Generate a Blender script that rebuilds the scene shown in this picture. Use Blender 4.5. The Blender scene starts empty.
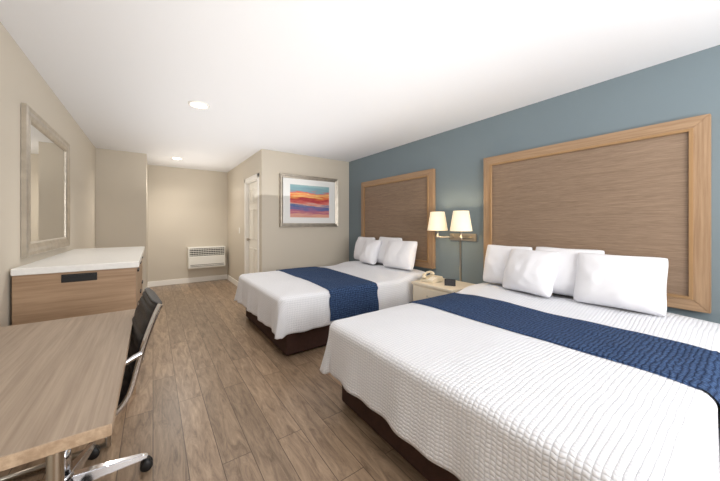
import bpy, bmesh, math, random
from mathutils import Vector, noise, Matrix
random.seed(4)
sc = bpy.context.scene
H = 2.48; CAMZ = 1.28
XL, XR = -0.735, 3.08

# ------------------------------------------------------------------ materials
def lin(c):
    return tuple(((v/255)/12.92 if v/255 <= 0.04045 else ((v/255+0.055)/1.055)**2.4) for v in c) + (1,)
def mat(name, rgb, rough=0.6, metal=0.0, bump=0.0, bscale=60, var=0.0, vscale=4, spec=None):
    m = bpy.data.materials.new(name); m.use_nodes = True
    nt = m.node_tree; b = nt.nodes['Principled BSDF']
    b.inputs['Base Color'].default_value = lin(rgb)
    b.inputs['Roughness'].default_value = rough
    b.inputs['Metallic'].default_value = metal
    if spec is not None: b.inputs['Specular IOR Level'].default_value = spec
    tc = nt.nodes.new('ShaderNodeTexCoord')
    if var > 0:
        n = nt.nodes.new('ShaderNodeTexNoise'); n.inputs['Scale'].default_value = vscale
        n.inputs['Detail'].default_value = 5
        nt.links.new(tc.outputs['Object'], n.inputs['Vector'])
        r = nt.nodes.new('ShaderNodeValToRGB')
        a = lin(rgb)
        r.color_ramp.elements[0].position = .3; r.color_ramp.elements[1].position = .7
        r.color_ramp.elements[0].color = tuple(v*(1-var) for v in a[:3])+(1,)
        r.color_ramp.elements[1].color = tuple(min(1, v*(1+var)) for v in a[:3])+(1,)
        nt.links.new(n.outputs['Fac'], r.inputs['Fac']); nt.links.new(r.outputs['Color'], b.inputs['Base Color'])
    if bump > 0:
        n2 = nt.nodes.new('ShaderNodeTexNoise'); n2.inputs['Scale'].default_value = bscale
        n2.inputs['Detail'].default_value = 4
        nt.links.new(tc.outputs['Object'], n2.inputs['Vector'])
        bp = nt.nodes.new('ShaderNodeBump'); bp.inputs['Strength'].default_value = bump
        bp.inputs['Distance'].default_value = .01
        nt.links.new(n2.outputs['Fac'], bp.inputs['Height']); nt.links.new(bp.outputs['Normal'], b.inputs['Normal'])
    return m

def wood(name, dark, light, axis='Y', fine=60, rough=0.45, stretch=0.04, lo=.38, hi=.62):
    """grain streaks run along axis"""
    m = bpy.data.materials.new(name); m.use_nodes = True
    nt = m.node_tree; b = nt.nodes['Principled BSDF']; b.inputs['Roughness'].default_value = rough
    tc = nt.nodes.new('ShaderNodeTexCoord'); mp = nt.nodes.new('ShaderNodeMapping')
    s = [1, 1, 1]; s['XYZ'.index(axis)] = stretch
    mp.inputs['Scale'].default_value = s
    nt.links.new(tc.outputs['Object'], mp.inputs['Vector'])
    n = nt.nodes.new('ShaderNodeTexNoise'); n.inputs['Scale'].default_value = fine
    n.inputs['Detail'].default_value = 6; n.inputs['Roughness'].default_value = .65
    n.inputs['Distortion'].default_value = .3
    nt.links.new(mp.outputs['Vector'], n.inputs['Vector'])
    n3 = nt.nodes.new('ShaderNodeTexNoise'); n3.inputs['Scale'].default_value = fine*.18
    n3.inputs['Detail'].default_value = 3; n3.inputs['Distortion'].default_value = .8
    nt.links.new(mp.outputs['Vector'], n3.inputs['Vector'])
    mx = nt.nodes.new('ShaderNodeMath'); mx.operation = 'MULTIPLY_ADD'; mx.inputs[1].default_value = .7
    ml = nt.nodes.new('ShaderNodeMath'); ml.operation = 'MULTIPLY'; ml.inputs[1].default_value = .3
    nt.links.new(n3.outputs['Fac'], ml.inputs[0])
    nt.links.new(n.outputs['Fac'], mx.inputs[0]); nt.links.new(ml.outputs[0], mx.inputs[2])
    r = nt.nodes.new('ShaderNodeValToRGB')
    r.color_ramp.elements[0].position = lo; r.color_ramp.elements[1].position = hi
    r.color_ramp.elements[0].color = lin(dark); r.color_ramp.elements[1].color = lin(light)
    nt.links.new(mx.outputs[0], r.inputs['Fac']); nt.links.new(r.outputs['Color'], b.inputs['Base Color'])
    bp = nt.nodes.new('ShaderNodeBump'); bp.inputs['Strength'].default_value = .15; bp.inputs['Distance'].default_value = .003
    nt.links.new(mx.outputs[0], bp.inputs['Height']); nt.links.new(bp.outputs['Normal'], b.inputs['Normal'])
    return m

def floor_mat():
    m = bpy.data.materials.new('vinyl_plank'); m.use_nodes = True
    nt = m.node_tree; b = nt.nodes['Principled BSDF']; b.inputs['Roughness'].default_value = .34
    tc = nt.nodes.new('ShaderNodeTexCoord')
    mp = nt.nodes.new('ShaderNodeMapping'); mp.inputs['Rotation'].default_value = (0, 0, math.radians(90))
    nt.links.new(tc.outputs['Object'], mp.inputs['Vector'])
    br = nt.nodes.new('ShaderNodeTexBrick')
    br.inputs['Scale'].default_value = 1; br.inputs['Brick Width'].default_value = 1.22
    br.inputs['Row Height'].default_value = .15; br.inputs['Mortar Size'].default_value = .0022
    br.inputs['Mortar Smooth'].default_value = .3; br.offset = .37; br.offset_frequency = 2
    br.inputs['Color1'].default_value = (0, 0, 0, 1); br.inputs['Color2'].default_value = (1, 1, 1, 1)
    br.inputs['Mortar'].default_value = (.5, .5, .5, 1)
    nt.links.new(mp.outputs['Vector'], br.inputs['Vector'])
    sep = nt.nodes.new('ShaderNodeVectorMath'); sep.operation = 'MULTIPLY_ADD'
    sep.inputs[1].default_value = (7, 7, 7)
    nt.links.new(br.outputs['Color'], sep.inputs[0]); nt.links.new(tc.outputs['Object'], sep.inputs[2])
    mp2 = nt.nodes.new('ShaderNodeMapping'); mp2.inputs['Scale'].default_value = (1, .15, 1)
    nt.links.new(sep.outputs[0], mp2.inputs['Vector'])
    n = nt.nodes.new('ShaderNodeTexNoise'); n.inputs['Scale'].default_value = 24
    n.inputs['Detail'].default_value = 9; n.inputs['Roughness'].default_value = .74; n.inputs['Distortion'].default_value = .9
    nt.links.new(mp2.outputs['Vector'], n.inputs['Vector'])
    r = nt.nodes.new('ShaderNodeValToRGB')
    r.color_ramp.elements[0].position = .3; r.color_ramp.elements[1].position = .7
    r.color_ramp.elements[0].color = lin((104, 84, 67)); r.color_ramp.elements[1].color = lin((184, 159, 133))
    nt.links.new(n.outputs['Fac'], r.inputs['Fac'])
    tint = nt.nodes.new('ShaderNodeMapRange'); tint.inputs['To Min'].default_value = .82; tint.inputs['To Max'].default_value = 1.14
    nt.links.new(br.outputs['Color'], tint.inputs['Value'])
    mu = nt.nodes.new('ShaderNodeVectorMath'); mu.operation = 'SCALE'
    nt.links.new(r.outputs['Color'], mu.inputs[0]); nt.links.new(tint.outputs[0], mu.inputs['Scale'])
    mm = nt.nodes.new('ShaderNodeMixRGB'); mm.inputs['Color2'].default_value = lin((66, 50, 38))
    fm = nt.nodes.new('ShaderNodeMath'); fm.operation = 'MULTIPLY'; fm.inputs[1].default_value = .85
    nt.links.new(br.outputs['Fac'], fm.inputs[0]); nt.links.new(fm.outputs[0], mm.inputs['Fac'])
    nt.links.new(mu.outputs[0], mm.inputs['Color1'])
    nt.links.new(mm.outputs[0], b.inputs['Base Color'])
    bp = nt.nodes.new('ShaderNodeBump'); bp.inputs['Strength'].default_value = .12; bp.inputs['Distance'].default_value = .003
    nt.links.new(n.outputs['Fac'], bp.inputs['Height']); nt.links.new(bp.outputs['Normal'], b.inputs['Normal'])
    return m

def quilt_mat(name, rgb, k, strength, rgb2=None, rough=.85, wave=True):
    m = bpy.data.materials.new(name); m.use_nodes = True
    nt = m.node_tree; b = nt.nodes['Principled BSDF']; b.inputs['Roughness'].default_value = rough
    b.inputs['Base Color'].default_value = lin(rgb); b.inputs['Specular IOR Level'].default_value = .2
    uv = nt.nodes.new('ShaderNodeUVMap'); uv.uv_map = 'UVMap'
    nz = nt.nodes.new('ShaderNodeTexNoise'); nz.inputs['Scale'].default_value = 6 if wave else 22
    nt.links.new(uv.outputs[0], nz.inputs['Vector'])
    ad = nt.nodes.new('ShaderNodeVectorMath'); ad.operation = 'MULTIPLY_ADD'; ad.inputs[1].default_value = (.015, .015, 0) if wave else (.03, .03, 0)
    nt.links.new(nz.outputs['Color'], ad.inputs[0]); nt.links.new(uv.outputs[0], ad.inputs[2])
    sp = nt.nodes.new('ShaderNodeSeparateXYZ'); nt.links.new(ad.outputs[0], sp.inputs[0])
    def M(op, a, c=None):
        q = nt.nodes.new('ShaderNodeMath'); q.operation = op
        for i, v in enumerate((a, c)):
            if v is None: continue
            if isinstance(v, (int, float)): q.inputs[i].default_value = v
            else: nt.links.new(v, q.inputs[i])
        return q.outputs[0]
    if wave:
        wv = M('MULTIPLY', M('SINE', M('MULTIPLY', sp.outputs[1], 140)), .0016)
        s1 = M('ABSOLUTE', M('SINE', M('MULTIPLY', M('ADD', sp.outputs[0], wv), k)))
        s2 = M('ABSOLUTE', M('SINE', M('MULTIPLY', sp.outputs[1], k*.8)))
        h = M('POWER', M('MULTIPLY', s1, s2), .45)
    else:
        s1 = M('ABSOLUTE', M('SINE', M('MULTIPLY', sp.outputs[0], k)))
        n2 = nt.nodes.new('ShaderNodeTexNoise'); n2.inputs['Scale'].default_value = 60; n2.inputs['Detail'].default_value = 3
        nt.links.new(uv.outputs[0], n2.inputs['Vector'])
        s2 = M('ABSOLUTE', M('SINE', M('MULTIPLY', sp.outputs[1], k)))
        h = M('MULTIPLY', M('POWER', M('MULTIPLY', s1, s2), .5), M('MULTIPLY', n2.outputs['Fac'], 1.6))
    bp = nt.nodes.new('ShaderNodeBump'); bp.inputs['Strength'].default_value = strength; bp.inputs['Distance'].default_value = .006
    nt.links.new(h, bp.inputs['Height']); nt.links.new(bp.outputs['Normal'], b.inputs['Normal'])
    if rgb2:
        r = nt.nodes.new('ShaderNodeValToRGB')
        r.color_ramp.elements[0].color = lin(rgb2); r.color_ramp.elements[1].color = lin(rgb)
        r.color_ramp.elements[0].position = .2; r.color_ramp.elements[1].position = .8
        nt.links.new(h, r.inputs['Fac']); nt.links.new(r.outputs['Color'], b.inputs['Base Color'])
    return m

def emis(name, rgb, s):
    m = bpy.data.materials.new(name); m.use_nodes = True
    b = m.node_tree.nodes['Principled BSDF']; b.inputs['Base Color'].default_value = lin(rgb)
    b.inputs['Emission Color'].default_value = lin(rgb); b.inputs['Emission Strength'].default_value = s
    return m

M_wall = mat('paint_beige', (205, 196, 181), .75, bump=.05, bscale=150)
M_blue = mat('paint_blue_grey', (117, 131, 138), .7, bump=.05, bscale=150)
M_ceil = mat('paint_ceiling', (234, 235, 238), .85, bump=.05, bscale=120)
M_trim = mat('trim_white', (243, 240, 234), .4, bump=.01)
M_floor = floor_mat()
M_frame = wood('oak_frame', (146, 117, 89), (172, 142, 111), 'Y', 70)
M_framev = wood('oak_frame_v', (146, 117, 89), (172, 142, 111), 'Z', 70)
M_panel = wood('walnut_panel', (122, 101, 83), (154, 131, 110), 'Y', 190, stretch=.05, lo=.34, hi=.66)
M_bead = mat('bead_gold', (166, 132, 94), .35, .3, bump=.02)
M_desk = wood('desk_laminate', (146, 128, 111), (180, 162, 144), 'Y', 75, rough=.4, stretch=.03, lo=.34, hi=.66)
M_deske = wood('desk_edge', (160, 136, 112), (192, 168, 142), 'Y', 60)
M_dress = wood('dresser_wood', (150, 121, 94), (176, 147, 119), 'X', 60)
M_dressv = wood('dresser_wood_v', (150, 121, 94), (176, 147, 119), 'Y', 60)
M_quartz = mat('quartz_white', (236, 235, 232), .25, var=.03, vscale=40)
M_black = mat('black_plastic', (22, 22, 24), .45, bump=.03)
M_leather = mat('black_leather', (26, 26, 30), .5, bump=.2, bscale=200)
M_chrome = mat('chrome', (215, 215, 218), .12, 1.0, bump=.01)
M_nickel = mat('brushed_nickel', (190, 182, 170), .3, 1.0, bump=.03, bscale=200)
M_silver = mat('silver_leaf', (190, 182, 170), .35, .75, bump=.2, bscale=40, var=.12, vscale=15)
M_mirror = mat('mirror_glass', (235, 235, 232), .01, 1.0)
M_quilt = quilt_mat('matelasse_white', (234, 235, 239), 190, .6, (218, 220, 226))
M_scarf = quilt_mat('bed_scarf_navy', (68, 92, 130), 150, 1.0, (28, 44, 74), wave=False)
M_skirt = mat('box_spring_brown', (66, 42, 34), .9, bump=.2, bscale=150, var=.12, vscale=30)
M_pillow = mat('pillow_cotton', (234, 234, 238), .9, bump=.1, bscale=16)
M_sheet = mat('sheet_white', (234, 234, 238), .9, bump=.05)
M_mat = mat('picture_mat', (238, 238, 236), .8, bump=.02)
M_cream = mat('cream_paint', (222, 210, 190), .45, var=.03)
M_phone = mat('phone_beige', (216, 204, 180), .4, bump=.02)
M_shade = mat('lamp_shade_linen', (250, 236, 208), .9, bump=.1, bscale=200)
b = M_shade.node_tree.nodes['Principled BSDF']
b.inputs['Emission Color'].default_value = lin((255, 230, 190)); b.inputs['Emission Strength'].default_value = .42
M_bulb = emis('downlight_lens', (255, 248, 236), 9)
M_acw = mat('ac_white', (232, 230, 222), .5, bump=.02)
M_acd = mat('ac_slot', (70, 68, 66), .7, bump=.02)
M_card = mat('card_print', (60, 60, 64), .5, var=.2, vscale=80)
M_door = mat('door_white', (246, 242, 232), .45, bump=.02)

def art_mat():
    m = bpy.data.materials.new('abstract_landscape'); m.use_nodes = True
    nt = m.node_tree; b = nt.nodes['Principled BSDF']; b.inputs['Roughness'].default_value = .6
    tc = nt.nodes.new('ShaderNodeTexCoord'); mp = nt.nodes.new('ShaderNodeMapping')
    mp.inputs['Scale'].default_value = (1.6, 1, 12)
    nt.links.new(tc.outputs['Object'], mp.inputs['Vector'])
    n = nt.nodes.new('ShaderNodeTexNoise'); n.inputs['Scale'].default_value = 2.2; n.inputs['Detail'].default_value = 6
    nt.links.new(mp.outputs['Vector'], n.inputs['Vector'])
    sp = nt.nodes.new('ShaderNodeSeparateXYZ'); nt.links.new(tc.outputs['Object'], sp.inputs[0])
    mr = nt.nodes.new('ShaderNodeMapRange'); mr.inputs['From Min'].default_value = 1.36; mr.inputs['From Max'].default_value = 1.98
    nt.links.new(sp.outputs[2], mr.inputs['Value'])
    a = nt.nodes.new('ShaderNodeMath'); a.operation = 'MULTIPLY_ADD'; a.inputs[1].default_value = .42
    nt.links.new(n.outputs['Fac'], a.inputs[0]); nt.links.new(mr.outputs[0], a.inputs[2])
    s = nt.nodes.new('ShaderNodeMath'); s.operation = 'SUBTRACT'; s.inputs[1].default_value = .21
    nt.links.new(a.outputs[0], s.inputs[0])
    r = nt.nodes.new('ShaderNodeValToRGB'); cr = r.color_ramp
    cols = [(0, (214, 150, 130)), (.12, (226, 170, 150)), (.22, (190, 110, 130)), (.30, (116, 110, 160)), (.36, (80, 110, 160)), (.42, (226, 180, 165)),
            (.50, (220, 110, 100)), (.57, (186, 52, 66)), (.63, (236, 130, 76)), (.68, (240, 196, 120)), (.74, (226, 110, 90)), (.80, (130, 164, 176)), (.92, (140, 178, 186)), (1, (160, 190, 194))]
    cr.elements[0].position = 0; cr.elements[0].color = lin(cols[0][1])
    cr.elements[1].position = 1; cr.elements[1].color = lin(cols[-1][1])
    for p, c in cols[1:-1]:
        e = cr.elements.new(p); e.color = lin(c)
    nt.links.new(s.outputs[0], r.inputs['Fac']); nt.links.new(r.outputs['Color'], b.inputs['Base Color'])
    return m
M_art = art_mat()

# ------------------------------------------------------------------ mesh helpers
def empty(name, loc=(0, 0, 0)):
    e = bpy.data.objects.new(name, None); sc.collection.objects.link(e); e.location = loc
    e.empty_display_size = .1
    return e
def addobj(name, me, m=None, parent=None, smooth=False):
    o = bpy.data.objects.new(name, me); sc.collection.objects.link(o)
    if m is not None: me.materials.append(m)
    if parent is not None:
        o.parent = parent; o.matrix_parent_inverse = Matrix.Translation(parent.location).inverted()
    if smooth:
        for p in me.polygons: p.use_smooth = True
    return o
def box(name, x0, x1, y0, y1, z0, z1, m, parent=None, bev=0.0, seg=2):
    bm = bmesh.new(); bmesh.ops.create_cube(bm, size=1)
    for v in bm.verts:
        v.co = Vector((x0+(v.co.x+.5)*(x1-x0), y0+(v.co.y+.5)*(y1-y0), z0+(v.co.z+.5)*(z1-z0)))
    if bev > 0: bmesh.ops.bevel(bm, geom=bm.edges[:], offset=bev, segments=seg, affect='EDGES', profile=.5)
    me = bpy.data.meshes.new(name); bm.to_mesh(me); bm.free()
    return addobj(name, me, m, parent)
def tube(name, pts, r, m, parent=None, cyclic=False, smooth_curve=True, res=8):
    cu = bpy.data.curves.new(name, 'CURVE'); cu.dimensions = '3D'; cu.bevel_depth = r; cu.bevel_resolution = 4
    cu.use_fill_caps = True; cu.resolution_u = res
    if smooth_curve:
        s = cu.splines.new('BEZIER'); s.bezier_points.add(len(pts)-1)
        for bp, p in zip(s.bezier_points, pts):
            bp.co = p; bp.handle_left_type = 'AUTO'; bp.handle_right_type = 'AUTO'
    else:
        s = cu.splines.new('POLY'); s.points.add(len(pts)-1)
        for sp_, p in zip(s.points, pts): sp_.co = (*p, 1)
    s.use_cyclic_u = cyclic
    tmp = bpy.data.objects.new(name+'_t', cu); sc.collection.objects.link(tmp)
    dg = bpy.context.evaluated_depsgraph_get(); me = bpy.data.meshes.new_from_object(tmp.evaluated_get(dg))
    bpy.data.objects.remove(tmp); me.name = name
    me.materials.clear()
    return addobj(name, me, m, parent, True)
def lathe(name, prof, center, m, parent=None, seg=40, axis='Z', smooth=True, cap=True):
    bm = bmesh.new(); rings = []
    for r, z in prof:
        ring = []
        for i in range(seg):
            a = 2*math.pi*i/seg
            p = (r*math.cos(a), r*math.sin(a), z)
            if axis == 'Y': p = (p[0], p[2], p[1])
            if axis == 'X': p = (p[2], p[0], p[1])
            ring.append(bm.verts.new(Vector(p)+Vector(center)))
        rings.append(ring)
    for a, c in zip(rings[:-1], rings[1:]):
        for i in range(seg):
            bm.faces.new((a[i], a[(i+1) % seg], c[(i+1) % seg], c[i]))
    if cap: bm.faces.new(rings[0]); bm.faces.new(rings[-1])
    bmesh.ops.recalc_face_normals(bm, faces=bm.faces[:])
    me = bpy.data.meshes.new(name); bm.to_mesh(me); bm.free()
    o = addobj(name, me, m, parent)
    if smooth:
        for p in me.polygons: p.use_smooth = len(p.vertices) == 4
    return o
def mitred_frame(name, axis, fixed0, fixed1, a0, a1, z0, z1, w, m, parent, prof=None):
    prof = prof or [(0, 0), (0, .8), (.08, 1), (.9, 1), (1, .85), (1, 0)]
    bm = bmesh.new(); rings = []
    for t, dpt in prof:
        i = t*w; f = fixed0+(fixed1-fixed0)*dpt
        cs = [(a0+i, z0+i), (a1-i, z0+i), (a1-i, z1-i), (a0+i, z1-i)]
        rings.append([bm.verts.new((f, a, z) if axis == 'X' else (a, f, z)) for a, z in cs])
    for r0, r1 in zip(rings, rings[1:]+rings[:1]):
        for i in range(4): bm.faces.new((r0[i], r0[(i+1) % 4], r1[(i+1) % 4], r1[i]))
    bmesh.ops.recalc_face_normals(bm, faces=bm.faces[:])
    me = bpy.data.meshes.new(name); bm.to_mesh(me); bm.free()
    return addobj(name, me, m, parent)

# ------------------------------------------------------------------ room shell
Y0 = -1.5; YB = 4.65; YF = 7.25; XH = 1.41; YS = 6.13; XS = -0.09
box('floor', XL-.1, XR+.1, Y0-.1, YF+.1, -.1, 0, M_floor)
box('ceiling', XL-.1, XR+.1, Y0-.1, YF+.1, H, H+.1, M_ceil)
box('wall_left', XL-.1, XL, Y0-.1, YF+.1, 0, H, M_wall)
box('wall_right', XR, XR+.1, Y0-.1, YF+.1, 0, H, M_blue)
box('wall_far', XL, XR, YF, YF+.1, 0, H, M_wall)
box('wall_stub', XL, XS, YS, YF, 0, H, M_wall)
box('wall_picture', XH, XR, YB, YB+.1, 0, H, M_wall)
DY0, DY1, DZ = 4.84, 5.60, 2.05
bm = bmesh.new()
for (ya, yb, za, zb) in ((YB+.1, DY0, 0, H), (DY1, YF, 0, H), (DY0, DY1, DZ, H)):
    g = bmesh.ops.create_cube(bm, size=1)
    for v in g['verts']:
        v.co = Vector((XH+(v.co.x+.5)*.1, ya+(v.co.y+.5)*(yb-ya), za+(v.co.z+.5)*(zb-za)))
me = bpy.data.meshes.new('wall_hall'); bm.to_mesh(me); bm.free(); addobj('wall_hall', me, M_wall)
WX0, WX1, WZ0, WZ1 = .4, 2.6, .9, 2.1
bm = bmesh.new()
for (xa, xb, za, zb) in ((XL, WX0, 0, H), (WX1, XR, 0, H), (WX0, WX1, 0, WZ0), (WX0, WX1, WZ1, H)):
    g = bmesh.ops.create_cube(bm, size=1)
    for v in g['verts']:
        v.co = Vector((xa+(v.co.x+.5)*(xb-xa), Y0-.1+(v.co.y+.5)*.1, za+(v.co.z+.5)*(zb-za)))
me = bpy.data.meshes.new('wall_back'); bm.to_mesh(me); bm.free(); addobj('wall_back', me, M_wall)
win = empty('added_window_1')  # made-up window behind the camera, added as a way in for light
mitred_frame('casing', 'Y', Y0-.1, Y0+.02, WX0-.05, WX1+.05, WZ0-.05, WZ1+.05, .07, M_trim, win)
box('mullion', 1.48, 1.52, Y0-.07, Y0-.03, WZ0, WZ1, M_trim, win)
bb = .11
box('baseboard_left', XL, XL+.014, Y0, YS, 0, bb, M_trim, bev=.004)
box('baseboard_stub', XL+.014, XS+.014, YS-.014, YS, 0, bb, M_trim, bev=.004)
box('baseboard_stub_side', XS, XS+.014, YS, YF-.014, 0, bb, M_trim, bev=.004)
box('baseboard_far', XS, XH, YF-.014, YF, 0, bb, M_trim, bev=.004)
box('baseboard_hall', XH-.014, XH, DY1+.07, YF-.014, 0, bb, M_trim, bev=.004)
box('baseboard_picture', XH-.014, XR-.014, YB-.014, YB, 0, bb, M_trim, bev=.004)
box('baseboard_right', XR-.014, XR, Y0, YB, 0, bb, M_trim, bev=.004)
dr = empty('door_1')
def panel_door(parent):
    x = XH+.045
    box('slab', x, x+.035, DY0+.03, DY1-.03, .01, DZ-.03, M_door, parent, .003)
    for ya, yb in ((DY0+.11, DY0+.35), (DY1-.35, DY1-.11)):
        for za, zb in ((.2, .85), (1.0, 1.55), (1.65, 1.93)):
            mitred_frame('panel_moulding', 'X', x, x-.012, ya, yb, za, zb, .03, M_door, parent)
            box('panel_field', x-.006, x, ya+.045, yb-.045, za+.045, zb-.045, M_door, parent, .002)
panel_door(dr)
box('jamb_1', XH-.005, XH+.105, DY0, DY0+.025, 0, DZ, M_trim, dr)
box('jamb_2', XH-.005, XH+.105, DY1-.025, DY1, 0, DZ, M_trim, dr)
box('jamb_3', XH-.005, XH+.105, DY0, DY1, DZ-.025, DZ, M_trim, dr)
box('casing_1', XH-.016, XH, DY0-.065, DY0+.005, 0, DZ+.065, M_trim, dr, .004)
box('casing_2', XH-.016, XH, DY1-.005, DY1+.065, 0, DZ+.065, M_trim, dr, .004)
box('casing_3', XH-.016, XH, DY0-.065, DY1+.065, DZ-.005, DZ+.065, M_trim, dr, .004)
lathe('knob', [(.0005, -.055), (.02, -.055), (.028, -.04), (.024, -.025), (.01, -.018), (.01, -.004), (.028, -.002), (.028, .004)],
      (XH+.045, DY1-.09, 1.0), M_nickel, dr, 24, 'X')

# ------------------------------------------------------------------ downlights
for i, (x, y) in enumerate(((.376, 3.30), (.354, 6.2))):
    e = empty('recessed_downlight', (x, y, H))
    lathe('trim_ring', [(.070, -.001), (.078, -.012), (.09, -.012), (.097, -.004), (.097, 0)], (x, y, H), M_trim, e, 40, cap=False)
    lathe('lens', [(.0005, -.006), (.072, -.005), (.072, -.001)], (x, y, H), M_bulb, e, 40)
    ld = bpy.data.lights.new('downlight_spot', 'SPOT'); ld.energy = 36 if i == 0 else 62; ld.spot_size = math.radians(160)
    ld.spot_blend = .9; ld.shadow_soft_size = .07; ld.color = (1, .95, .88)
    lo = bpy.data.objects.new('downlight_spot', ld); sc.collection.objects.link(lo); lo.location = (x, y, H-.09)

# ------------------------------------------------------------------ beds
def smooth(t): t = max(0, min(1, t)); return t*t*(3-2*t)
def make_bed(yc, hw, x0, seed, scarf, hby, pil):
    bed = empty('bed', (2.0, yc, 0))
    x1 = XR-.085
    zt = .61; zb = .27; MOUND = .045
    box('box_spring', x0+.09, x1, yc-hw+.06, yc+hw-.06, .015, .36, M_skirt, bed, .02, 3)
    box('mattress', x0+.05, x1, yc-hw+.03, yc+hw-.03, .36, zt-.03, M_sheet, bed, .05, 4)
    r_c = .07
    cx, cy = (x0+x1)/2, yc
    hx, hy = (x1-x0)/2, hw
    base = []
    def seg(p, q, n, N):
        for i in range(N):
            t = i/N; base.append((Vector((p[0]+(q[0]-p[0])*t, p[1]+(q[1]-p[1])*t)), Vector(n)))
    def arc(c, a0, N):
        for i in range(N):
            a = a0+math.pi/2*i/N; n = Vector((math.cos(a), math.sin(a)))
            base.append((Vector(c)+n*r_c, n))
    NL, NS, NA = 90, 70, 10
    seg((x1, yc-hy+r_c), (x1, yc+hy-r_c), (1, 0), NS); arc((x1-r_c, yc+hy-r_c), 0, NA)
    seg((x1-r_c, yc+hy), (x0+r_c, yc+hy), (0, 1), NL); arc((x0+r_c, yc+hy-r_c), math.pi/2, NA)
    seg((x0, yc+hy-r_c), (x0, yc-hy+r_c), (-1, 0), NS); arc((x0+r_c, yc-hy+r_c), math.pi, NA)
    seg((x0+r_c, yc-hy), (x1-r_c, yc-hy), (0, -1), NL); arc((x1-r_c, yc-hy+r_c), 1.5*math.pi, NA)
    R = .055
    def ztop(x, y):
        n = noise.noise(Vector((x*2.3, y*2.3, seed)))*.013 + noise.noise(Vector((x*7, y*5, seed+4)))*.006
        e = min((x-x0)/.35, (hw-abs(y-yc))/.35, 1); e = max(0, e)
        return zt - .02*(1-e)**2 + n*smooth(e*1.5+.2) + MOUND*smooth((x-2.40)/.32)
    def ripple(p, n, depth):
        s = p.x*abs(n.y)*1.0 + p.y*abs(n.x)
        a = .010*math.sin(s*13+seed)+.007*math.sin(s*29+seed*2)+.014*noise.noise(Vector((s*3, seed, 0)))
        flare = .022
        corner = abs(n.x*n.y)*2
        if p.x > x1-.1: return 0
        return (flare+a+.05*corner)*depth**1.3
    rings = []; uvs = []
    inner = [0.0, .05, .12, .2, .3, .4, .5, .6, .7, .8, .87, .92, .96]
    for f in inner:
        ring, uv = [], []
        for p, n in base:
            q = p-n*R
            c = Vector((max(x0+hw, min(x1-hw, q.x)), yc))
            pt = c+(q-c)*max(f, .001)
            ring.append(Vector((pt.x, pt.y, ztop(pt.x, pt.y)))); uv.append((pt.x, pt.y))
        rings.append(ring); uvs.append(uv)
    for k in range(0, 7):
        a = math.pi/2*k/6; ring, uv = [], []
        for p, n in base:
            q = p-n*R
            pt = q+n*(R*math.sin(a)); z = ztop(q.x, q.y)-R*(1-math.cos(a))
            ring.append(Vector((pt.x, pt.y, z))); u = q+n*(R*a); uv.append((u.x, u.y))
        rings.append(ring); uvs.append(uv)
    drop = zt-R-zb; ND = 16
    for k in range(1, ND+1):
        d = k/ND; ring, uv = [], []
        for p, n in base:
            corner = abs(n.x*n.y)*2
            z = ztop((p-n*R).x, (p-n*R).y)-R-(drop*(1+.06*corner)+.006*noise.noise(Vector((p.x*4, p.y*4, seed))))*d
            o = ripple(p, n, d)
            pt = p+n*o
            ring.append(Vector((pt.x, pt.y, z))); u = p+n*(R*.57+drop*d); uv.append((u.x, u.y))
        rings.append(ring); uvs.append(uv)
    ring, uv = [], []
    for (p, n), last, lu in zip(base, rings[-1], uvs[-1]):
        ring.append(last+Vector((-n.x*.008, -n.y*.008, -.006))); uv.append(lu)
    rings.append(ring); uvs.append(uv)
    bm = bmesh.new(); ul = bm.loops.layers.uv.new('UVMap')
    vr = [[bm.verts.new(v) for v in ring] for ring in rings]
    N = len(base)
    for k in range(len(rings)-1):
        for i in range(N):
            j = (i+1) % N
            f = bm.faces.new((vr[k][i], vr[k+1][i], vr[k+1][j], vr[k][j]))
            for l, (kk, ii) in zip(f.loops, ((k, i), (k+1, i), (k+1, j), (k, j))): l[ul].uv = uvs[kk][ii]
            f.smooth = True
    bmesh.ops.remove_doubles(bm, verts=bm.verts[:], dist=.0015)
    bmesh.ops.recalc_face_normals(bm, faces=bm.faces[:])
    me = bpy.data.meshes.new('coverlet'); bm.to_mesh(me); bm.free()
    addobj('coverlet', me, M_quilt, bed)
    # scarf
    sx0, sx1 = scarf; off = .010
    NX = 40; prof = []
    y_in = hw-R
    for i in range(61): prof.append(('t', -y_in+2*y_in*i/60))
    dropS = drop-.03
    def scarf_pt(kind, val, side, x):
        if kind == 't': return Vector((x, yc+val, ztop(x, yc+val)+off)), yc+val
        n = Vector((0, side)); p = Vector((x, yc+side*hw)); q = p-n*R
        if kind == 'a':
            return Vector((x, q.y+side*(R+off)*math.sin(val), ztop(q.x, q.y)-R+(R+off)*math.cos(val))), q.y+side*R*val
        z = ztop(q.x, q.y)-R-dropS*val
        dd = val*dropS/drop
        return Vector((x, p.y+side*(off+ripple(p, n, dd)), z)), p.y+side*(R*.57+dropS*val)
    chain = [('d', 1-i/12, -1) for i in range(12)]+[('a', math.pi/2*(1-i/6), -1) for i in range(6)]
    chain += [('t', v, 0) for _, v in prof]
    chain += [('a', math.pi/2*i/6, 1) for i in range(1, 7)]+[('d', i/12, 1) for i in range(1, 13)]
    bm = bmesh.new(); ul = bm.loops.layers.uv.new('UVMap'); G = []; U = []
    for c in chain:
        row, ur = [], []
        for i in range(NX+1):
            x = sx0+(sx1-sx0)*i/NX
            x += .012*noise.noise(Vector((c[1]*2 + c[2]*3, seed, 0)))
            p, v = scarf_pt(*c, x)
            if i in (0, NX): p.z -= .007 if c[0] == 't' else 0
            row.append(bm.verts.new(p)); ur.append((x, v))
        G.append(row); U.append(ur)
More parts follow.
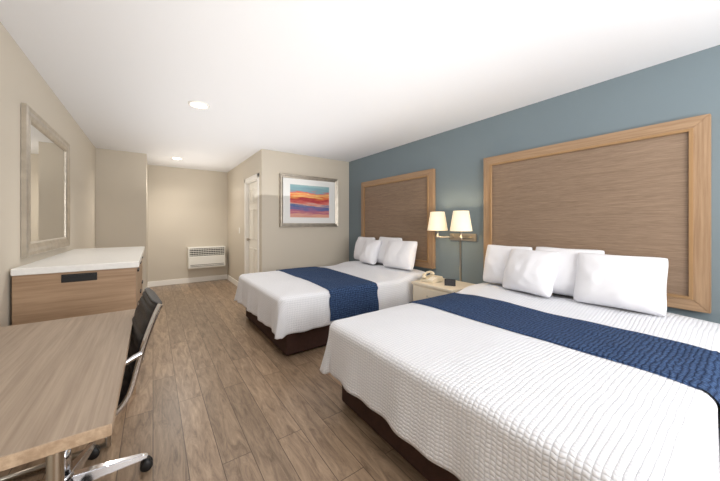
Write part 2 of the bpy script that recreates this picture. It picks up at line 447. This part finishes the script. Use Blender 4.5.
    for k in range(len(G)-1):
        for i in range(NX):
            f = bm.faces.new((G[k][i], G[k+1][i], G[k+1][i+1], G[k][i+1])); f.smooth = True
            for l, (a, c2) in zip(f.loops, ((k, i), (k+1, i), (k+1, i+1), (k, i+1))): l[ul].uv = U[a][c2]
    bmesh.ops.recalc_face_normals(bm, faces=bm.faces[:])
    me = bpy.data.meshes.new('bed_scarf'); bm.to_mesh(me); bm.free()
    addobj('bed_scarf', me, M_scarf, bed)
    # headboard
    hb = empty('headboard', (XR, hby, 1.25))
    ya, yb, za, zb2 = hby-.815, hby+.815, .68, 2.02
    xf = XR-.055
    w = .082
    for nm, quad, mm in (('rail_bottom', [(ya, za), (yb, za), (yb-w, za+w), (ya+w, za+w)], M_frame),
                     ('rail_top', [(ya, zb2), (ya+w, zb2-w), (yb-w, zb2-w), (yb, zb2)], M_frame),
                     ('stile_1', [(ya, za), (ya+w, za+w), (ya+w, zb2-w), (ya, zb2)], M_framev),
                     ('stile_2', [(yb, za), (yb, zb2), (yb-w, zb2-w), (yb-w, za+w)], M_framev)):
        bm = bmesh.new()
        f = [bm.verts.new((xf, a, z)) for a, z in quad]; bk = [bm.verts.new((XR-.002, a, z)) for a, z in quad]
        bm.faces.new(f); bm.faces.new(bk[::-1])
        for i in range(4): bm.faces.new((f[i], bk[i], bk[(i+1) % 4], f[(i+1) % 4]))
        bmesh.ops.recalc_face_normals(bm, faces=bm.faces[:])
        bmesh.ops.bevel(bm, geom=bm.edges[:], offset=.0025, segments=2, affect='EDGES')
        me = bpy.data.meshes.new(nm); bm.to_mesh(me); bm.free(); addobj(nm, me, mm, hb)
    mitred_frame('bead', 'X', xf+.012, xf-.008, ya+w-.006, yb-w+.006, za+w-.006, zb2-w+.006, .022, M_bead, hb)
    box('veneer_panel', xf+.010, XR-.004, ya+w-.005, yb-w+.005, za+w-.005, zb2-w+.005, M_panel, hb)
    # pillows
    def pillow(cy_, cxx, w_, h_, t_, lean, yaw, s, dz=MOUND+.005):
        NU = 36; bm = bmesh.new(); layers = []
        for sgn in (1, -1):
            g = []
            for i in range(NU+1):
                row = []
                for j in range(NU+1):
                    u = -1+2*i/NU; v = -1+2*j/NU
                    e = max(0, (1-u*u)*(1-v*v))**.45
                    pin = 1-.07*(1-abs(u)**2)*abs(v)**4 ; pin2 = 1-.07*(1-abs(v)**2)*abs(u)**4
                    rr = 1-.07*(u*u*v*v)**2
                    yy = u*w_/2*pin2*rr; zz = v*h_/2*pin*rr
                    wr = noise.noise(Vector((u*1.5+s, v*1.3, s*3)))*.018*e+noise.noise(Vector((u*4+s, v*3, s)))*.007*e
                    wr += .006*e*math.sin(9*(abs(u)-abs(v)))*abs(u*v)
                    xx = sgn*(t_/2*e*(1-.3*v))+wr
                    row.append(bm.verts.new((xx, yy, zz)))
                g.append(row)
            layers.append(g)
        for li, g in enumerate(layers):
            for i in range(NU):
                for j in range(NU):
                    f = bm.faces.new((g[i][j], g[i+1][j], g[i+1][j+1], g[i][j+1])); f.smooth = True
        bmesh.ops.remove_doubles(bm, verts=bm.verts[:], dist=.0012)
        bmesh.ops.recalc_face_normals(bm, faces=bm.faces[:])
        mt = Matrix.Translation((cxx, cy_, zt+h_/2*math.cos(lean)+dz)) @ Matrix.Rotation(yaw, 4, 'Z') @ Matrix.Rotation(lean, 4, 'Y')
        bm.transform(mt)
        me = bpy.data.meshes.new('pillow'); bm.to_mesh(me); bm.free()
        addobj('pillow', me, M_pillow, bed)
    L = math.radians
    for k, (py, px, pw, ph_, ln, yw) in enumerate(pil):
        pillow(py, px, pw, ph_, .21, L(ln), L(yw), seed+1+k)
near_p = [(.62, 2.79, .54, .42, 19, 3), (.98, 2.885, .54, .43, 12, 0), (1.22, 2.76, .46, .42, 21, -8), (1.49, 2.885, .48, .42, 12, 0)]
far_p = [(2.92, 2.78, .54, .42, 19, 6), (3.28, 2.885, .54, .44, 12, 0), (3.56, 2.76, .42, .41, 21, -6), (3.88, 2.885, .50, .42, 12, 0)]
make_bed(.955, .855, 1.0, 1.3, (1.82, 2.43), 1.01, near_p)
make_bed(3.38, .80, .94, 5.7, (1.47, 2.1), 3.36, far_p)

# ------------------------------------------------------------------ nightstand
ns = empty('nightstand', (2.82, 2.17, 0))
nx0, nx1, ny0, ny1, nz = 2.58, XR-.02, 1.90, 2.48, .58
box('top', nx0-.015, nx1, ny0-.015, ny1+.015, nz-.03, nz, M_cream, ns, .006)
box('carcass', nx0, nx1, ny0, ny1, .14, nz-.03, M_cream, ns, .004)
for zc0, zc1 in ((.37, .535), (.17, .355)):
    box('drawer_front', nx0-.016, nx0, ny0+.02, ny1-.02, zc0, zc1, M_cream, ns, .005)
    tube('pull', [(nx0-.016, 2.12, (zc0+zc1)/2), (nx0-.04, 2.13, (zc0+zc1)/2), (nx0-.04, 2.23, (zc0+zc1)/2), (nx0-.016, 2.24, (zc0+zc1)/2)], .005, M_nickel, ns)
for x in (nx0+.03, nx1-.03):
    for y in (ny0+.03, ny1-.03):
        lathe('leg', [(.014, 0), (.022, .14)], (x, y, 0), M_cream, ns, 16)
ph = empty('telephone', (2.76, 2.34, nz))
bm = bmesh.new()
vs = [(-.10, 0), (.10, 0), (.10, .065), (.04, .06), (-.10, .025)]
f = [bm.verts.new((2.76+x, 2.25, nz+z)) for x, z in vs]; g = [bm.verts.new((2.76+x, 2.44, nz+z)) for x, z in vs]
bm.faces.new(f); bm.faces.new(g[::-1])
for i in range(5): bm.faces.new((f[i], g[i], g[(i+1) % 5], f[(i+1) % 5]))
bmesh.ops.recalc_face_normals(bm, faces=bm.faces[:]); bmesh.ops.bevel(bm, geom=bm.edges[:], offset=.006, segments=3, affect='EDGES')
me = bpy.data.meshes.new('body'); bm.to_mesh(me); bm.free(); addobj('body', me, M_phone, ph)
tube('handset_grip', [(2.68, 2.40, nz+.075), (2.72, 2.40, nz+.095), (2.80, 2.40, nz+.105), (2.84, 2.40, nz+.095)], .014, M_phone, ph)
for x, z in ((2.685, .062), (2.84, .085)):
    lathe('handset_cup', [(.0005, -.018), (.026, -.018), (.028, -.005), (.02, .014), (.0005, .018)], (x, 2.40, nz+z), M_phone, ph, 24)
for i in range(4):
    for j in range(3):
        x = 2.685+i*.026; z = nz+.029+i*.0062
        box('key', x, x+.016, 2.27+j*.028, 2.29+j*.028, z, z+.008, M_trim, ph, .002)
cd = empty('tabletop_card_holder', (2.74, 2.06, nz))
o = box('backing', -.005, .005, -.06, .06, 0, .075, M_black, None, .002)
o2 = box('card', -.007, -.0055, -.052, .052, .008, .067, M_card, None)
o3 = box('foot', -.02, .03, -.06, .06, 0, .006, M_black, None, .002)
for q in (o, o2, o3):
    q.parent = cd
cd.rotation_euler = (0, 0, math.radians(30))

# ------------------------------------------------------------------ wall lamp
wl = empty('double_wall_lamp', (XR, 2.15, 1.1))
box('wall_plate', XR-.03, XR-.001, 1.93, 2.30, 1.075, 1.165, M_nickel, wl, .008)
box('cord_cover', XR-.014, XR-.001, 2.145, 2.165, .58, 1.08, M_nickel, wl, .003)
for (sx, sy) in ((2.86, 2.335), (2.86, 2.00)):
    py = 2.25 if sy > 2.2 else 2.00
    tube('swing_arm', [(XR-.02, py, 1.12), (XR-.08, py, 1.12), (2.93, (py+sy)/2, 1.115), (sx, sy, 1.12)], .009, M_nickel, wl)
    lathe('socket', [(.011, 1.10), (.02, 1.11), (.022, 1.13), (.012, 1.14), (.012, 1.19), (.019, 1.195), (.019, 1.25), (.0005, 1.25)], (sx, sy, 0), M_nickel, wl, 24)
    lathe('shade', [(.122, 1.20), (.086, 1.43), (.084, 1.43), (.120, 1.20)], (sx, sy, 0), M_shade, wl, 48, cap=False)
    tube('shade_ring', [(sx-.084, sy, 1.415), (sx, sy, 1.415), (sx+.084, sy, 1.415)], .002, M_nickel, wl)
    lathe('bulb', [(.0005, 1.36), (.02, 1.35), (.03, 1.325), (.027, 1.29), (.014, 1.25)], (sx, sy, 0), M_bulb, wl, 24)
    ld = bpy.data.lights.new('lamp_glow', 'POINT'); ld.energy = 1.8; ld.shadow_soft_size = .03; ld.color = (1, .84, .62)
    lo = bpy.data.objects.new('lamp_glow', ld); sc.collection.objects.link(lo); lo.location = (sx, sy, 1.385)

# ------------------------------------------------------------------ framed picture
fp = empty('framed_picture', (2.26, YB, 1.66))
px0, px1, pz0, pz1 = 1.69, 2.82, 1.23, 2.12
mitred_frame('frame', 'Y', YB-.002, YB-.035, px0, px1, pz0, pz1, .065, M_silver, fp,
             [(0, 0), (0, .7), (.1, 1), (.35, .75), (.6, .95), (.9, .7), (1, .4), (1, 0)])
box('mat_board', px0+.05, px1-.05, YB-.012, YB-.003, pz0+.05, pz1-.05, M_mat, fp)
box('print', px0+.19, px1-.19, YB-.0145, YB-.012, pz0+.165, pz1-.165, M_art, fp)

# ------------------------------------------------------------------ wall mirror
mr_ = empty('wall_mirror', (XL, 3.6, 1.58))
mitred_frame('frame', 'X', XL+.002, XL+.035, 2.95, 4.20, 1.05, 2.11, .10, M_silver, mr_,
             [(0, 0), (0, .8), (.08, 1), (.3, .8), (.55, .85), (.85, .6), (.9, .75), (1, .5), (1, 0)])
box('mirror_glass', XL+.003, XL+.014, 3.04, 4.11, 1.14, 2.02, M_mirror, mr_)

# ------------------------------------------------------------------ dresser
ds = empty('dresser', (-.4, 3.6, 0))
dx0, dx1, dy0, dy1, dz = XL+.015, -.105, 2.74, 4.5, 1.0
box('countertop', dx0, dx1+.02, dy0-.02, dy1+.02, dz-.045, dz, M_quartz, ds, .005)
box('end_panel', dx0, dx1, dy0, dy0+.03, 0, dz-.045, M_dress, ds, .003)
box('carcass', dx0, dx1-.02, dy0+.03, dy1, .07, dz-.045, M_dressv, ds, .003)
box('plinth', dx0, dx1-.07, dy0+.03, dy1, 0, .07, M_black, ds)
box('pull_recess_plate', -.50, -.32, dy0-.006, dy0, .885, .94, M_black, ds, .003)
box('pull_recess_lip', -.49, -.33, dy0-.012, dy0-.005, .922, .932, M_leather, ds, .002)
for i in range(3):
    ya = dy0+.04+i*.555
    for za, zc in ((.08, .38), (.385, .665), (.67, .95)):
        box('drawer_front', dx1-.02, dx1, ya, ya+.545, za, zc, M_dressv, ds, .003)
        box('drawer_pull', dx1, dx1+.012, ya+.2, ya+.345, zc-.06, zc-.045, M_black, ds, .003)

# ------------------------------------------------------------------ desk
dk = empty('desk', (-.4, 1.6, 0))
kx0, kx1, ky0, ky1, kz = XL+.015, -.088, 1.0, 2.26, .755
box('top', kx0, kx1, ky0, ky1, kz-.002, kz, M_desk, dk)
box('top_core', kx0, kx1, ky0, ky1, kz-.034, kz-.002, M_deske, dk, .002)
box('modesty_panel', kx0+.01, kx0+.03, ky0+.1, ky1-.1, .38, kz-.034, M_deske, dk, .002)
for y in (ky0+.08, ky1-.08):
    tube('leg_frame', [(kx0+.06, y, kz-.04), (kx0+.06, y, .02), (kx1-.12, y, .02), (kx1-.12, y, kz-.04)], .018, M_nickel, dk, smooth_curve=False)

# ------------------------------------------------------------------ office chair
cx, cy = -.33, 1.84
oc = empty('office_chair', (cx, cy, 0))
CA = math.radians(6)
def W(x, y, z):
    return (cx+x*math.cos(CA)-y*math.sin(CA), cy+x*math.sin(CA)+y*math.cos(CA), z)
hub = (cx, cy, 0)
lathe('hub', [(.0005, .07), (.04, .07), (.045, .10), (.035, .14), (.03, .15)], hub, M_chrome, oc, 24)
lathe('gas_column', [(.027, .14), (.027, .28), (.016, .28), (.016, .40)], hub, M_chrome, oc, 24)
for i in range(5):
    a = math.radians(6+72*i)
    dx, dy = math.cos(a), math.sin(a)
    bm = bmesh.new(); rows = []
    for t, w_, zt_, zb_ in ((.03, .03, .135, .08), (.15, .024, .115, .075), (.29, .016, .088, .065), (.31, .014, .08, .068)):
        c = Vector((cx+dx*t, cy+dy*t, 0)); n = Vector((-dy, dx, 0))
        rows.append([bm.verts.new(c+n*w_+Vector((0, 0, zb_))), bm.verts.new(c-n*w_+Vector((0, 0, zb_))),
                     bm.verts.new(c-n*w_*.7+Vector((0, 0, zt_))), bm.verts.new(c+n*w_*.7+Vector((0, 0, zt_)))])
    for p, q in zip(rows[:-1], rows[1:]):
        for j in range(4): bm.faces.new((p[j], p[(j+1) % 4], q[(j+1) % 4], q[j]))
    bm.faces.new(rows[0]); bm.faces.new(rows[-1])
    bmesh.ops.recalc_face_normals(bm, faces=bm.faces[:]); bmesh.ops.bevel(bm, geom=bm.edges[:], offset=.004, segments=2, affect='EDGES')
    me = bpy.data.meshes.new('base_spoke'); bm.to_mesh(me); bm.free(); addobj('base_spoke', me, M_chrome, oc)
    ex, ey = cx+dx*.30, cy+dy*.30
    lathe('caster_stem', [(.008, .05), (.008, .075)], (ex, ey, 0), M_chrome, oc, 12)
    for s in (-1, 1):
        lathe('caster_wheel', [(.0005, -.009), (.022, -.009), (.027, -.005), (.027, .005), (.022, .009), (.0005, .009)],
              (ex+.004, ey+s*.013, .027), M_black, oc, 24, 'Y')
    lathe('caster_hood', [(.0005, -.02), (.02, -.02), (.02, .02), (.0005, .02)], (ex+.004, ey, .038), M_black, oc, 20, 'Y')
box('seat_mechanism', cx-.09, cx+.09, cy-.06, cy+.06, .385, .425, M_black, oc, .01)
def prof_chair(t):
    P = [(-.24, .43), (-.20, .465), (-.08, .462), (.06, .452), (.16, .462), (.215, .52), (.245, .62), (.275, .74), (.315, .86), (.335, .905)]
    s = t*(len(P)-1); i = min(int(s), len(P)-2); f = s-i
    p0, p1, p2, p3 = P[max(i-1, 0)], P[i], P[i+1], P[min(i+2, len(P)-1)]
    def cr(a, b_, c, d): return .5*((2*b_)+(-a+c)*f+(2*a-5*b_+4*c-d)*f*f+(-a+3*b_-3*c+d)*f**3)
    return cr(p0[0], p1[0], p2[0], p3[0]), cr(p0[1], p1[1], p2[1], p3[1])
bm = bmesh.new(); NT, NW = 150, 16; grids = []
for side in (0, 1):
    g = []
    for i in range(NT+1):
        t = i/NT; x, z = prof_chair(t); xa, za = prof_chair(max(0, t-.004)); xb, zb_ = prof_chair(min(1, t+.004))
        tx, tz = xb-xa, zb_-za; l = math.hypot(tx, tz) or 1; nx, nz_ = -tz/l, tx/l
        rib = abs(math.sin(t*math.pi*20))**.5
        th = (.016+.012*rib) if side == 0 else -.016-.008*rib
        row = []
        for j in range(NW+1):
            v = -1+2*j/NW; e = (1-abs(v)**6)
            row.append(bm.verts.new(W(x+nx*th*e, v*.235, z+nz_*th*e)))
        g.append(row)
    grids.append(g)
    for i in range(NT):
        for j in range(NW):
            f = bm.faces.new((g[i][j], g[i+1][j], g[i+1][j+1], g[i][j+1])); f.smooth = True
a, c = grids
for row_i in (0, NT):
    for j in range(NW): bm.faces.new((a[row_i][j], a[row_i][j+1], c[row_i][j+1], c[row_i][j]))
bmesh.ops.remove_doubles(bm, verts=bm.verts[:], dist=.0005)
bmesh.ops.recalc_face_normals(bm, faces=bm.faces[:])
me = bpy.data.meshes.new('ribbed_seat_and_back'); bm.to_mesh(me); bm.free(); addobj('ribbed_seat_and_back', me, M_leather, oc)
for s in (-1, 1):
    tube('side_rail', [W(prof_chair(i/18)[0], s*.243, prof_chair(i/18)[1]) for i in range(19)], .012, M_chrome, oc)
    tube('arm_loop', [W(.10, s*.25, .45), W(.02, s*.285, .50), W(-.03, s*.29, .60), W(.02, s*.29, .665), W(.15, s*.285, .672), W(.262, s*.25, .70)], .012, M_chrome, oc)
tube('back_spreader', [W(.262, -.24, .66), W(.29, 0, .66), W(.262, .24, .66)], .010, M_chrome, oc)
tube('seat_spreader', [W(.0, -.24, .44), W(0, 0, .415), W(0, .24, .44)], .011, M_chrome, oc)

# ------------------------------------------------------------------ AC unit
ac = empty('wall_air_conditioner', (.95, YF, .55))
ax0, ax1, az0, az1 = .60, 1.33, .32, .78
ay = YF-.20
box('housing', ax0, ax1, ay, YF-.001, az0, az1, M_acw, ac, .012, 3)
box('front_cover', ax0+.01, ax1-.01, ay-.03, ay+.001, az0+.02, az1-.20, M_acw, ac, .01, 3)
box('outlet_slot', ax0+.03, ax1-.03, ay-.004, ay+.002, az1-.185, az1-.025, M_acd, ac)
for i in range(4):
    z = az1-.172+i*.040
    box('louver', ax0+.03, ax1-.03, ay-.018, ay-.003, z, z+.013, M_acw, ac, .002)
for i in range(14):
    x = ax0+.05+i*.0475
    box('fin', x, x+.004, ay-.01, ay-.002, az1-.183, az1-.027, M_acw, ac)
for i in range(2):
    z = az0+.05+i*.03
    box('intake_slat', ax0+.04, ax1-.04, ay-.034, ay-.029, z, z+.009, M_acd, ac)

def plate(x, y, z, name):
    e = empty(name, (x, y, z))
    box('cover_plate', x-.006, x-.0005, y-.036, y+.036, z-.058, z+.058, M_trim, e, .003)
    box('toggle', x-.012, x-.005, y-.012, y+.012, z-.03, z+.03, M_trim, e, .003)
plate(XH, 6.1, 1.15, 'light_switch')

# ------------------------------------------------------------------ lights
def area(name, loc, rot, sx, sy, e, col=(1, 1, 1)):
    ld = bpy.data.lights.new(name, 'AREA'); ld.shape = 'RECTANGLE'; ld.size = sx; ld.size_y = sy; ld.energy = e; ld.color = col
    o = bpy.data.objects.new(name, ld); sc.collection.objects.link(o); o.location = loc; o.rotation_euler = rot
    return o
R_ = math.radians
area('added_window_fill', (1.5, Y0-.12, 1.5), (R_(90), 0, 0), 2.1, 1.15, 64, (1, .99, .98))  # soft fill lamp added at the made-up window
area('bounce_flash', (1.1, -.9, 1.3), (R_(180-25), 0, 0), 1.4, 1.0, 28, (1, .98, .96))
area('ceiling_fill', (1.1, 3.0, 1.75), (R_(180), 0, 0), 2.4, 4.4, 23, (1, .98, .95))  # unseen lamp floating mid-room, added to bounce fill off the ceiling
area('ceiling_fill_hall', (.65, 6.1, 1.75), (R_(180), 0, 0), 1.0, 1.6, 5.5, (1, .96, .9))  # unseen floating lamp, added to brighten the hall end
w = bpy.data.worlds.new('World'); sc.world = w; w.use_nodes = True
w.node_tree.nodes['Background'].inputs[0].default_value = (.9, .95, 1, 1); w.node_tree.nodes['Background'].inputs[1].default_value = 1.5

# ------------------------------------------------------------------ camera
cam = bpy.data.cameras.new('camera'); co = bpy.data.objects.new('camera', cam); sc.collection.objects.link(co)
cam.sensor_width = 36; cam.lens = 36*288/720; cam.clip_start = .02
cam.shift_y = -16.5/720
co.location = (0, 0, CAMZ); co.rotation_euler = (R_(90), 0, -math.atan(207/288))
sc.camera = co
sc.view_settings.view_transform = 'Standard'
sc.view_settings.exposure = 0.17
